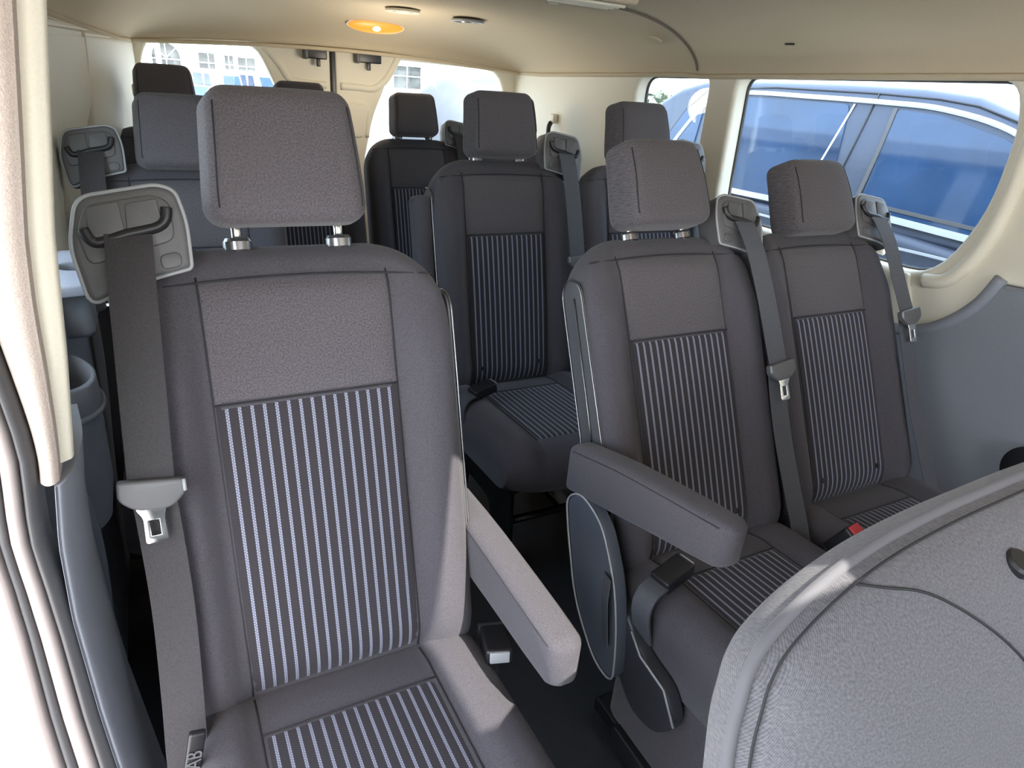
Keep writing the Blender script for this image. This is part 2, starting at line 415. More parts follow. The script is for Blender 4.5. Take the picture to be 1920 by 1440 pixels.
# cup holder ledge and round bin on the left trim
cup = root('cup_ledge', 'slate plastic side ledge with a round cup hole, left wall', 'cup holder', (xl(1.55)+.012, 1.57, .0))
prism('tray', rounded([(-.02, -.16), (.085, -.14), (.085, .12), (-.02, .14)], .03), .85, .872, lambda a, b, c: (a, b, c), M['greytrim'], cup, bevel=.004, holes=[arc((.035, .0), .036, 0, 342, 18)])
disc('cup_well', (.035, 0, .815), (0, 0, 1), .037, .07, M['plastic'], cup)
rbox('support', (.07, .22, .10), M['greytrim'], cup, (.02, 0, .80), .02)
bn = root('side_bin', 'rounded slate plastic bin on the left wall behind the pillar', 'bin', (xl(1.3), 1.27, .0))
def binshape():
    V = []; F = []; n = 24; prof = [(.070, .47), (.085, .55), (.088, .66), (.088, .70), (.092, .715), (.090, .77), (.082, .775), (.078, .70), (.07, .62), (0, .60)]
    for r, z in prof:
        for k in range(n+1):
            a = -PI/2+PI*k/n; zz = z+(.025*math.sin(0) if z < .7 else -.02*math.cos(a))
            V.append((max(0, math.cos(a))*r*.85-.005, math.sin(a)*r*1.15, zz))
    for i in range(len(prof)-1):
        for k in range(n): F.append((i*(n+1)+k, i*(n+1)+k+1, (i+1)*(n+1)+k+1, (i+1)*(n+1)+k))
    return V, F
fix(link('bin_body', *binshape(), M['greytrim'], bn))
tube('bin_rim', [(math.cos(a)*.078-.004, math.sin(a)*.106, .712-.012*math.cos(a)) for a in [-PI/2+PI*k/20 for k in range(21)]], .006, M['greytrim'], bn)
tube('bin_bracket', smoothpath([(.005, -.13, .62), (.02, -.12, .56), (.02, -.10, .44), (.01, -.08, .30)], 5), [.022]*16, M['greytrim'], bn, 10)

# doorway pillar at far left: cloth cover, slate foot, seals and body flange (curved, leaning)
PIL = [(1.40, -.040), (1.31, -.062), (1.20, -.078), (1.12, -.090), (1.00, -.101), (.90, -.113), (.80, -.126), (.70, -.131), (.55, -.129), (.44, -.125), (.20, -.105), (0, -.085)]
def pil_x(z):
    for (z0, x0), (z1, x1) in zip(PIL, PIL[1:]):
        if z1 <= z <= z0: t = (z0-z)/(z0-z1); return x0+(x1-x0)*t
    return PIL[-1][1]
def lf(z): return -.052+.026*sstep((1.08-z)/.20)+.013*sstep((.87-z)/.2)
def strip(name, prof, z0, z1, m, parent, n=44, left=False):
    """vertical strip: prof = closed list of (dx, y); dx is scaled (cover) or shifted (left=True) with the pillar's left edge"""
    V = []; F = []; k = len(prof)
    for i in range(n+1):
        z = z0+(z1-z0)*i/n
        for dx, y in prof:
            if left == 'scale': d = dx*lf(z)/-.052 if dx < 0 else dx
            elif left: d = lf(z)+dx*(1+.35*sstep((.9-z)/.6))
            else: d = dx
            V.append((pil_x(z)+d, y, z))
    for i in range(n):
        for j in range(k): l = (j+1) % k; F.append((i*k+j, i*k+l, (i+1)*k+l, (i+1)*k+j))
    F.append(tuple(range(k))); F.append(tuple(n*k+j for j in range(k)))
    return fix(link(name, V, F, m, parent), .7)
def curve2(pts, n=4): return [(p.x, p.y) for p in smoothpath([(a, b, 0) for a, b in pts], n)]
pl = bpy.data.objects.new('trim_3', None); COL.objects.link(pl); struct(pl, 'door pillar with pale cloth cover and rubber seals, far left')
prof = curve2([(-.018, .80), (-.016, .722), (-.020, .709), (-.032, .704), (-.045, .709), (-.052, .725), (-.052, .80)])
strip('pillar_cover', prof, .873, 1.42, M['pillar'], pl, left='scale')
strip('pillar_side', curve2([(-.018, .86), (-.005, .79), (.003, .742), (-.003, .730), (-.014, .727), (-.03, .74), (-.10, .87)]), .885, 1.42, M['trim'], pl)
strip('pillar_foot', curve2([(-.004, .90), (.006, .82), (.004, .750), (-.001, .722), (-.006, .708), (-.010, .706), (-.014, .72), (-.028, .90)]), 0, .871, M['greytrim'], pl)
M['jamb'] = mat('door_jamb_paint', (.40, .35, .33, 1), .3, .1, coat=.7)
strip('door_seal', curve2([(.001, .74), (-.001, .712), (-.007, .703), (-.013, .707), (-.016, .74)]), 0, 1.42, M['rubber'], pl, left=True)
strip('seal_flange', curve2([(-.014, .74), (-.016, .714), (-.022, .706), (-.030, .712), (-.032, .75)]), 0, 1.42, M['jamb'], pl, left=True)
strip('seal_lip', curve2([(-.030, .75), (-.032, .722), (-.036, .716), (-.041, .722), (-.042, .76)]), 0, 1.42, M['rubber'], pl, left=True)
strip('body_flange', curve2([(-.040, .76), (-.043, .726), (-.050, .716), (-.060, .724), (-.066, .77)]), 0, 1.42, M['jamb'], pl, left=True)

# unseen front walls by the doorway and dash, added to cut front light
wf = prism('wall_front', [(-.30, 0), (1.9, 0), (1.9, .98), (-.30, .98)], 0, .05, lambda a, b, c: (a, -1.3+c, b), M['greytrim']); struct(wf, 'unseen dash wall, raised to cut front light')
wd = prism('wall_left_front', rounded([(-1.3, 0), (-.30, 0), (-.30, 1.5), (-1.3, 1.5)], .03), 0, .05, lambda a, b, c: (-.25+c, a, b), M['greytrim'], bevel=.01); struct(wd, 'unseen solid front side wall, closed to cut front light')
kick = disc('wall_speaker', (1.806, .625, .505), (-1, 0, 0), .065, .012, M['black'], None, 32)
tag(kick, 'dark round speaker in the slate side panel at the right edge', 'speaker')
# rear doors
mapB = lambda a, b, c: (a, 3.60+c, b)
wlL = rounded([(-.0+.022, .80), (.63, .80), (.60, 1.12), (.50, 1.340), (.07, 1.335), (.020, 1.24)], [.06, .06, .03, .07, .05, .06])
wlR = rounded([(1.00, .80), (1.80, .80), (1.80, 1.20), (1.745, 1.315), (1.175, 1.325), (1.055, 1.05)], [.06, .08, .07, .07, .05, .05])
dl = prism('door_1', [(-.06, .0), (.845, .0), (.845, 1.40), (-.06, 1.36)], 0, .06, mapB, M['trim'], bevel=.014, holes=[wlL], seg=4)
struct(dl, 'left rear cargo door lined in pale trim')
dr = prism('door_2', [(.865, .0), (1.90, .0), (1.90, 1.36), (.865, 1.40)], 0, .06, mapB, M['trim'], bevel=.014, holes=[wlR], seg=4)
struct(dr, 'right rear cargo door lined in pale trim')
sl = rbox('trim_4', (.022, .05, 1.42), M['black'], loc=(.855, 3.615, .70), r=.004); struct(sl, 'black seal between the two rear doors')
for n, ol, d in ((4, wlL, dl), (5, wlR, dr)):
    g = prism('window_%d' % n, ol, 0, .004, lambda a, b, c: (a, 3.645+c, b), M['glass_rear']); struct(g, 'rear door window, %s of the pair' % ('left' if n == 4 else 'right'))
# pressed relief on the door trims
def relief(pts, d, r=.012): tube('trim_relief', smoothpath([(p[0], 3.607, p[1]) for p in pts], 5), r+.004, M['trim'], d, 8)
relief([(.53, 1.345), (.60, 1.27), (.645, 1.205), (.70, 1.19), (.82, 1.185)], dl, .016)
relief([(.655, .98), (.65, 1.10), (.69, 1.125), (.82, 1.12)], dl, .010)
relief([(1.19, 1.345), (1.13, 1.24), (1.06, 1.185), (.98, 1.185), (.89, 1.185)], dr, .016)
relief([(.89, 1.11), (.99, 1.11), (1.03, 1.08), (1.02, .95)], dr, .010)
prism('trim_panel', rounded([(.885, .95), (1.00, .95), (1.03, 1.10), (.885, 1.11)], .02), -.008, .002, mapB, M['trim'], dr, bevel=.003)
prism('trim_panel', rounded([(.68, .80), (.825, .80), (.825, 1.11), (.68, 1.12)], .02), -.008, .002, mapB, M['trim'], dl, bevel=.003)
for x0, x1, z1 in ((.715, .818, 1.352), (.962, 1.085, 1.350)):
    k = root('door_latch', 'black plastic latch box at top of %s rear door' % ('left' if x0 < .85 else 'right'), 'latch', ((x0+x1)/2, 3.575, 1.298), 'rear door latches')
    rbox('latch_box', (x1-x0, .05, .052), M['plastic'] if 0 else M['black'], k, (0, 0, .026), .006)
    rbox('latch_cap', (.02, .054, .056), M['plastic'], k, (-(x1-x0)/2+.006, 0, .024), .008)
    rbox('latch_tab', (.018, .012, .036), M['black'], k, (.012 if x0 < .8 else .0, -.01, -.014), .003)

# ceiling fittings
M['amber'] = mat('lit_amber_lens', (.55, .20, .03, 1), .35, emit=(1, .30, .04, 1), es=.45)
M['bulb'] = mat('lit_bulb', (1, .8, .4, 1), .4, emit=(1, .66, .25, 1), es=5)
lp = root('dome_lamp', 'lit amber oval dome lamp at the rear of the headliner', 'ceiling lamp', (1.012, 3.398, 1.455))
rx = math.radians(-52)
tilt = Matrix.Rotation(math.radians(-50), 3, 'X')
def dome(name, a, b, h, m, par, off=(0, 0, 0)):
    V = []; F = []; n = 28; L = 6
    for j in range(L+1):
        q = PI/2*j/L
        for k in range(n):
            t = 2*PI*k/n; V.append(tilt @ Vector((a*math.cos(t)*math.cos(q)+off[0], b*math.sin(t)*math.cos(q)+off[1], -h*math.sin(q)+off[2])))
    for j in range(L):
        for k in range(n): F.append((j*n+k, j*n+(k+1) % n, (j+1)*n+(k+1) % n, (j+1)*n+k))
    return fix(link(name, V, F, m, par))
dome('lens', .130, .034, .014, M['amber'], lp, (0, 0, -.004)); dome('lamp_bezel', .137, .038, .006, M['trim'], lp)
dome('glowing_bulb', .026, .016, .010, M['bulb'], lp, (0, 0, -.011))
pt = bpy.data.lights.new('rear_fill_light', 'POINT'); pt.energy = 2.8; pt.shadow_soft_size = .10; pt.color = (1, .88, .72)
po = bpy.data.objects.new('rear_fill_light', pt); COL.objects.link(po); po.location = (1.03, 3.10, 1.22)  # added fill, hung clear of the dome lamp to brighten the rear
def reading(loc, lab, rx_, ry_, open_):
    r = root('reading_lamp', lab, 'ceiling lamp', loc, 'round ceiling reading lamps')
    n = 28
    tube('chrome_ring', [(rx_*math.cos(2*PI*k/n), ry_*math.sin(2*PI*k/n), -.004) for k in range(n)], .006, M['trim'] if not open_ else M['edge'], r, 8, True)
    disc('lamp_face', (0, 0, -.002), (0, 0, -1), rx_*.9, .006, M['plastic'] if open_ else M['edge'], r)
    disc('switch', (0, 0, -.006), (0, 0, -1), rx_*.45, .010, M['chrome'] if open_ else M['trim'], r)
reading((1.037, 3.089, 1.512), 'flat pale reading lamp in the headliner, further left', .068, .068, False)
reading((1.336, 3.081, 1.503), 'chrome-ringed reading lamp in the headliner, further right', .068, .068, True)
vt = root('ceiling_vent_panel', 'beige overhead panel with a button at top centre of the headliner', 'vent', (1.235, 1.99, 1.528))
rbox('panel', (.27, .24, .03), M['headliner'], vt, (0, 0, -.004), .012)
for k in range(4): rbox('louver', (.22, .012, .010), M['trim'], vt, (0, -.08+.03*k, -.022), .004)
disc('button', (-.03, .112, -.014), (0, 0, -1), .018, .014, M['trim'], vt)
rb = tag(disc('roof_bump', (1.732, 2.24, 1.452), (-.35, 0, -1), .028, .008, M['headliner']), 'small round cap on the headliner just behind its cross seam', 'cap')
cl = tag(rbox('coat_clip', (.012, .03, .006), M['black'], loc=(1.772, 1.634, 1.440), r=.002), 'tiny black clip stuck in the headliner above the SUV window', 'clip')

# ------------------------------------------------------------------ seats
def vtop(u, base=.66, drop=.12, u0=.10, w=.126):
    a = abs(u)
    if a <= u0: return base
    t = min(1, (a-u0)/w); return base-drop*(1-math.sqrt(max(0, 1-t*t)))
def bnf(u, v):
    a = abs(u); n = 0
    k = 1-.65*sstep((v-.48)/.12)
    n -= .030*k*sstep((a-.129)/.042)
    if a > .190: n += .045*(1-math.sqrt(max(0, 1-((a-.190)/.0355)**2)))
    if v < .06: n += .02*((.06-v)/.06)**2
    if v > .57: n += .022*((v-.57)/.05)**2*.5
    n -= .006*math.sin(PI*min(1, max(0, v/.62)))*(a < .129)
    return n
def bnb(u, v):
    a = abs(u); return .088-.012*max(0, (a-.18)/.045)**2
SLOTS = {}
def make_seat(sx, sy, dz, th, label, arm=None, arm_side=0, tower=0, head=.0, skirt=False, paddle=False, webm='web', belt=True, buckle=None, legs=True, tongue_v=.345, full=True):
    zs = .42+dz; t = math.radians(th); s, c = math.sin(t), math.cos(t)
    R = root('passenger_seat', label, 'seat', (sx, sy, 0), 'striped cloth passenger seats')
    L = lambda u, v, n: (u, v*s+n*c, zs+v*c-n*s)
    # backrest
    br = slab('backrest', .225, -.05, vtop, bnf, bnb, .042, L, M['fabric'], R)
    sheet('upper_panel', -.127, .127, .449, .612, bnf, L, M['panel'], R, puff=.003, ns=16)
    sheet('striped_panel', -.127, .127, .004, .446, bnf, L, M['stripe'], R, puff=.001)
    P = [[L(q*.1295, v, bnf(q*.1295, v)-.0005) for v in [.0+.02*i for i in range(32)]] for q in (-1, 1)]
    P.append([L(-.128+.016*i, .447, bnf(-.128+.016*i, .447)-.0016) for i in range(17)])
    P.append([L(-.20+.01*i, .617-.010*(abs(-.20+.01*i)/.2)**2, bnf(-.20+.01*i, .612)-.0005) for i in range(41)])
    tubes('seam', P, .0015, M['seam'], br)
    # headrest
    vc = .768+head-.0; hr_h = .176
    def hw(x, y, z):          # x width, y depth(front -), z height
        k = z/hr_h
        x2 = x*(1.02-.13*k) if k > -.3 else x*(1.06+.05*(k+.3))
        if y < 0: x2 *= .94
        y2 = y*(1-.25*max(0, k)) + .030*max(0, k)**2 - .012
        y2 -= .006*(1-(2*x/.2)**2)*(y < 0)
        return L(x2, vc+z, .020+y2)
    h = rbox('headrest', (.205, .098, hr_h), M['panel'] if full else M['fabric'], R, r=.025, seg=5, subd=5, warp=hw)
    # uv for cloth
    ul = h.data.uv_layers.new(name='UVMap')
    for l in h.data.loops:
        co = h.data.vertices[l.vertex_index].co; ul.data[l.index].uv = (co.x, co.z+co.y*.3)
    pth = []
    for q in (-1, 1):
        pth.append([hw(q*(.0925), -.0445, z) for z in [-.068+.012*i for i in range(12)]])
    for p_ in pth: tube('headrest_seam', p_, .0012, M['seam'], h, 6)
    for q in (-1, 1):
        tube('headrest_post', [L(q*.070, .64, .033), L(q*.070, vc-.05, .030)], .0068, M['chrome'], R, 12)
        disc('post_collar', L(q*.070, .663, .034), Vector(L(0, 1, 0))-Vector(L(0, 0, 0)), .019, .016, M['collar'], R)
    # cushion
    cz = zs+.005
    def C(u, q, n): return (u, .03-q, cz+.075*q*.9+n-.035)
    cend = lambda u: .50-.05*(abs(u)/.23)**3
    def cnf(u, q):
        a = abs(u); n = .030+.020*sstep((a-.128)/.035)-.012*(a < .12)*0
        if a > .18: n -= .045*(1-math.sqrt(max(0, 1-((a-.18)/.045)**2)))
        if q < .06: n -= .012*((.06-q)/.06)
        if q > .38: n -= .25*(q-.38)**2*8*.5
        return n
    cnb = lambda u, q: -.115+.02*(abs(u)/.23)**4
    cu = slab('seat_cushion', .224, 0, cend, cnf, cnb, .055, C, M['fabric'], R)
    sheet('cushion_striped_panel', -.127, .127, .098, .42, lambda u, q: cnf(u, q), lambda u, q, n: C(u, q, cnf(u, q)+.0016+(cnf(u, q)-n-.0015)), M['stripe'], R, off=.0015, puff=.001)
    P = [[C(q*.129, .02+.02*i, cnf(.129, .02+.02*i)+.0006) for i in range(21)] for q in (-1, 1)]
    P.append([C(-.128+.016*i, .0965, cnf(0, .0965)+.001) for i in range(17)])
    tubes('cushion_seam', P, .0015, M['seam'], cu)
    # base
    if skirt:
        rbox('base_valance', (.43, .40, .30), M['fabric'], R, (0, -.22, .205), .03, 3, warp=lambda x, y, z: (x, y-.10*(z+.15)*0, z))
        rbox('floor_rail', (.40, .46, .035), M['steel'], R, (0, -.20, .018), .008)
    elif legs:
        for q in (-1, 1):
            prism('base_leg', rounded([(-.38, .0), (-.30, 0), (-.24, .20), (-.08, .20), (-.04, 0), (.05, 0), (.03, .30), (-.36, .30)], .015), -.008, .008, lambda a, b, c_, q=q: (q*.17+c_, a, b), M['steel'], R, bevel=.003)
            rbox('floor_rail', (.05, .50, .022), M['steel'], R, (q*.17, -.16, .012), .005)
            for by in (-.36, -.30, -.02):
                disc('rail_bolt', (q*.17-q*.014, by, .028), (0, 0, 1), .009, .012, M['collar'], R, 12)
        rbox('base_pan', (.38, .40, .03), M['steel'], R, (0, -.18, .31), .01)
        tube('adjuster_bar', [(-.17, -.30, .15), (.17, -.30, .15)], .012, M['steel'], R, 10)
    # armrest
    for q in (() if arm == 'down' and arm_side > 0 else (-1, 1)): disc('anchor_cap', L(q*.098, .055, bnf(.098, .055)-.002), Vector(L(0, 0, -1))-Vector(L(0, 0, 0)), .0065, .004, M['black'], R, 14)
    q = arm_side
    if q:
        # slot in the backrest flank for the folded armrest
        ol = rounded([(.10, -.008), (.570, .000), (.585, .045), (.56, .068), (.10, .070)], [.01, .03, .025, .02, .01])
        prism('armrest_recess', ol, 0, .004, lambda a, b, cc: L(q*(.2215+cc), a, b), M['plastic'], R, bevel=.0015)
        rim = [L(q*.2275, a, b) for a, b in ol]
        rec = bpy.data.objects[R.children[-1].name] if R.children else R
        rc = [o_ for o_ in COL.objects if o_.parent == R and o_.name.startswith('armrest_recess')][0]
        tube('recess_rim', rim, .0016, M['collar'], rc, 6, True)
        tube('recess_ridge', [L(q*.228, .10, .030), L(q*.228, .545, .026)], .0016, M['collar'], rc, 6)
    if arm == 'down':
        y0, y1, za, zb, hh = arm_geo = (ARM_A if q > 0 else ARM_B)
        ln = y0-y1; cx = q*(.254 if q < 0 else .247)
        ang = math.atan2(zb-za, ln)
        def aw(x, y, z):
            k = y/ln+.5                        # 0 front .. 1 rear
            zz = z*(.76+.24*min(1, 1.6*k)); xx = x*(.96+.04*k)
            if y+ln/2 < .030: xx *= math.sqrt(max(.12, 1-((.030-(y+ln/2))/.036)**2))
            zz += .004*math.sin(k*PI)
            yy = y - (.012*(1-(z/(hh/2))**2))*(1 if k < .2 else 0)
            Y = (y0+y1)/2-sy+yy*math.cos(ang); Z = (za+zb)/2+zz-yy*math.sin(ang)
            return (cx+xx, Y, Z)
        a = rbox('armrest', (.056, ln, hh), M['fabric'], R, r=.017, seg=4, subd=6, warp=aw)
        for qq in (-1, 1):
            tube('armrest_seam', [aw(qq*.0285*.92, -ln/2+.02+i*(ln-.04)/14, hh/2-.0125) for i in range(15)], .0014, M['seam'], a, 6)
        pass
        disc('armrest_hinge', (cx-q*.02, y0-sy-.04, za-.005), (q, 0, 0), .035, .02, M['plastic'], R)
    if arm == 'up':
        rbox('armrest', (.050, .070, .37), M['fabric'], R, r=.017, seg=4, subd=3, warp=lambda x, y, z: L(q*.252+x, .375+z, .030+y*(.9+.1*z/.2)))
        disc('armrest_hinge', L(q*.245, .20, .035), (q, 0, 0), .030, .03, M['plastic'], R)
    # integrated belt tower, belt and tongue
    if tower:
        g = tower
        T = lambda a, b, cc: L(g*a, b, cc)
        out = rounded([(.132, .632), (.175, .622), (.215, .610), (.250, .590), (.262, .665), (.248, .722), (.160, .737), (.140, .730), (.131, .692)], [.006, .02, .02, .02, .02, .018, .012, .012, .02])
        tw = prism('belt_tower', out, -.016, .050, T, M['plastic_lt'], R, bevel=.008, seg=3)
        inn = rounded([(.147, .668), (.244, .640), (.252, .680), (.240, .712), (.165, .724), (.148, .715)], .012)
        prism('tower_face', inn, -.0195, -.012, T, M['plastic'], tw, bevel=.002)
        for (a0, a1) in ((.159, .199), (.201, .240)):
            f = (a0-.159)/.08
            prism('tower_tile', rounded([(a0, .684-.012*f), (a1, .679-.014*f), (a1-.002, .713-.008*f), (a0+.003, .719-.006*f)], .004), -.0225, -.018, T, M['plastic_lt'] if 0 else M['plastic'], tw, bevel=.0012)
        sm = smoothpath([(.152, .708, 0), (.155, .694, 0), (.166, .684, 0), (.198, .677, 0), (.228, .668, 0), (.238, .671, 0), (.244, .684, 0)], 5)
        tube('belt_slot', [T(p[0], p[1], -.0205) for p in sm], .0068, M['black'], tw, 8)
        prism('tower_button', rounded([(.142, .636), (.166, .631), (.168, .650), (.144, .654)], .008), -.0185, -.012, T, M['plastic'], tw, bevel=.0015)
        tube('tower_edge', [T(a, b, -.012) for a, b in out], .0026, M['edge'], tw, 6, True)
        if belt:
            v2 = tongue_v
            W = Vector((1, 0, 0))
            p = [T(.198, .676, -.024), T(.199, .655, -.032), T(.202, .60, -.044), T(.207, .50, -.052), T(.213, v2+.035, -.056), T(.214, v2+.018, -.058)]
            bt = ribbon('belt_webbing', p, .052, .0016, M[webm], R)
            p = [T(.214, v2+.020, -.050), T(.212, v2-.03, -.048), T(.211, .20, -.048), T(.216, .08, -.052), T(.222, -.02, -.055), T(.230, -.20, -.05), T(.231, -.34, -.02)]
            ribbon('lower_webbing', p, .050, .0016, M[webm], R)
            tg = prism('belt_tongue', rounded([(.176, v2+.010), (.176, v2+.028), (.250, v2+.036), (.252, v2+.012), (.235, v2-.004), (.194, v2-.008)], [.006, .005, .005, .008, .012, .012]), -.070, -.054, T, M['plastic_lt'], R, bevel=.004)
            tube('tongue_rim', [T(.177, v2+.012, -.069), T(.177, v2+.027, -.069)], .0025, M['edge'], tg, 6)
            prism('latch_plate', rounded([(.200, v2-.004), (.204, v2-.018), (.203, v2-.050), (.229, v2-.050), (.228, v2-.016), (.236, v2-.002)], .005), -.064, -.061, T, M['chrome'], tg, bevel=.0006,
                  holes=[[(.2105, v2-.020), (.2215, v2-.020), (.2215, v2-.040), (.2105, v2-.040)]])
    if paddle:
        ol = rounded([(.085, .47), (.105, .535), (.06, .572), (-.015, .555), (-.082, .46), (-.112, .35), (-.122, .25), (-.06, .25), (.03, .33)], [.03, .03, .03, .05, .08, .05, .03, .05, .08])
        pd = prism('recliner_cover', ol, 0, .028, lambda a, b, cc: (-.252-cc, a+.02, b), M['slate'], R, bevel=.006, seg=3)
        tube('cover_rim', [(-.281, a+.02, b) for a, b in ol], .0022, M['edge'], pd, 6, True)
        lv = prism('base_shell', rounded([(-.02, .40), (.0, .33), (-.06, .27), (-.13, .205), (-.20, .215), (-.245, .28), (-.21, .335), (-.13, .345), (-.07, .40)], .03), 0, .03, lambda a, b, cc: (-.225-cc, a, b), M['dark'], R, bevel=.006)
        tube('shell_highlight_edge', [(-.257, -.10, .375), (-.258, -.135, .347), (-.258, -.205, .336), (-.257, -.243, .285)], .0025, M['edge'], lv, 6)  # pale line standing for the shell's edge highlight
        ribbon('trim_strap', [(-.288, -.045, .47), (-.292, -.052, .43), (-.290, -.060, .38), (-.286, -.066, .33)], .032, .002, M['web_blue'], R, wdir=(.3, 1, .2))
        rbox('rail_bracket', (.03, .14, .05), M['black'], R, (-.215, -.14, .05), .006)
    if buckle:
        bx, by, bz, ang, col = buckle
        rz = Matrix.Rotation(ang, 3, 'Z') @ Matrix.Rotation(math.radians(-62 if col == 'red' else -12), 3, 'X')
        rbox('buckle', (.044, .074, .028), M['black'], R, (bx, by, bz), .005, rot=rz)
        bo = [o_ for o_ in COL.objects if o_.parent == R and o_.name.startswith('buckle')][0]
        rbox('buckle_button', (.032, .008, .019), M[col], bo, tuple(Vector((bx, by, bz))+rz @ Vector((0, -.037, .002))), .002, rot=rz)
        st = [Vector((bx, by, bz))+rz @ Vector((0, .030, 0)), Vector((bx, by, bz))+rz @ Vector((0, .065, -.004)), Vector((bx, by, bz))+rz @ Vector((0, .082, -.040)), Vector((bx, by, bz))+rz @ Vector((0, .075, -.12))]
        ribbon('buckle_strap', st, .042, .005, M['web_blue'], R, wdir=rz @ Vector((1, 0, 0)))
    return R
ARM_A = (.965, .522, .556, .572, .104)
ARM_B = (.935, .515, .592, .694, .106)
seatA = make_seat(.163, .759, 0, 16.83, 'large nearest seat at left, its aisle armrest lowered and partly sunlit', 'down', 1, -1, head=.005, buckle=(.238, -.055, .440, -.3, 'edge'), tongue_v=.345)
seatB = make_seat(.933, .788, 0, 25.78, 'second-row seat across the aisle with lowered armrest pointing at the front seat', 'down', -1, 1, head=-.006, skirt=True, paddle=True, webm='web_blue', tongue_v=.33, buckle=(-.185, -.100, .487, 1.75, 'edge'))
seatC = make_seat(1.422, .803, 0, 26.71, 'second-row seat beside the large window, furthest right', None, 0, 1, head=-.036, skirt=True, webm='web_blue', tongue_v=.40, buckle=(-.244, -.150, .468, .15, 'red'))
seatD = make_seat(.907, 1.637, .011, 13.97, 'third-row aisle seat, armrest folded up against its backrest', 'up', -1, 1, head=-.018, webm='web_blue', buckle=(-.160, -.125, .485, 1.75, 'edge'))
seatE = make_seat(1.385, 1.60, .011, 15.57, 'third-row window seat half hidden behind the second-row aisle headrest', None, 0, 1, head=-.014, webm='web_blue')
seatF = make_seat(.078, 1.74, -.022, 15.5, 'third-row seat by the left wall, behind the nearest seat', None, 0, -1, head=-.040, tongue_v=.365)
seatI = make_seat(1.055, 2.79, -.044, 14.4, 'back-row seat in front of the right rear door window', None, 0, 1, head=-.014)
seatG = make_seat(.085, 2.79, -.030, 14.4, 'back-row seat in the left corner below the left rear window', None, 0, 0, head=.014)
seatH = make_seat(.575, 2.79, -.044, 14.4, 'back-row seat whose headrest top peeks above the nearest headrest', None, 0, -1, head=.0, belt=False)
seatJ = make_seat(1.555, 2.79, -.044, 14.4, 'back-row corner seat hidden behind the third-row aisle headrest', None, 0, 0, head=.0)

# wall-mounted belts of the two corner seats
def wall_belt(x, y, z, s, lab):
    R = root('wall_belt', lab, 'seat belt', (x, y, z), 'wall-mounted rear belts')
    rbox('anchor_cover', (.025, .05, .045), M['trim'], R, (0, 0, .02), .008)
    tube('belt_guide', smoothpath([(s*.012, 0, .0), (s*.028, -.01, -.02), (s*.034, -.02, -.06), (s*.030, -.02, -.07)], 4), .012, M['black'], R, 8)
    ribbon('belt_webbing', [(s*.03, -.02, -.05), (s*.045, -.02, -.10), (s*.035, -.01, -.22), (s*.03, 0, -.45)], .016, .002, M['black'], R, wdir=(1, 0, 0))
    tube('belt_fold', smoothpath([(s*.045, -.02, -.07), (s*.060, -.02, -.13), (s*.045, -.015, -.22)], 4), .003, M['black'], R, 6)
wall_belt(-.012, 3.12, 1.115, 1, 'black belt on a pale anchor at the left rear wall')
wall_belt(1.845, 3.12, 1.095, -1, 'black belt anchor on the right rear wall behind a headrest')

# black rubber label tag at the nearest seat's left hinge
tgo = root('fabric_tag', 'black hinge tag with pale lettering at the nearest seat cushion corner', 'tag', (-.052, .672, .415))
rbox('tag_body', (.020, .01, .115), M['black'], tgo, (0, 0, .03), .003, rot=Matrix.Rotation(math.radians(12), 3, 'Y'))
def lettering(txt, size, mapm, m, parent, name='lettering'):
    cu = bpy.data.curves.new('t', 'FONT'); cu.body = txt; cu.size = size; cu.extrude = .0003; cu.align_x = 'CENTER'; cu.align_y = 'CENTER'
    to = bpy.data.objects.new('t', cu); COL.objects.link(to); dg = bpy.context.evaluated_depsgraph_get()
    me = bpy.data.meshes.new_from_object(to.evaluated_get(dg)); bpy.data.objects.remove(to)
    me.transform(mapm); me.materials.clear(); me.materials.append(m); o = bpy.data.objects.new(name, me); COL.objects.link(o); o.parent = parent; return o
mm = Matrix.Translation((.0, -.0064, .030)) @ Matrix.Rotation(math.radians(12), 4, 'Y') @ Matrix.Rotation(PI/2, 4, 'X') @ Matrix.Rotation(PI/2, 4, 'Z')
lettering('O\u2022AB', .026, mm, M['plastic_lt'], tgo)

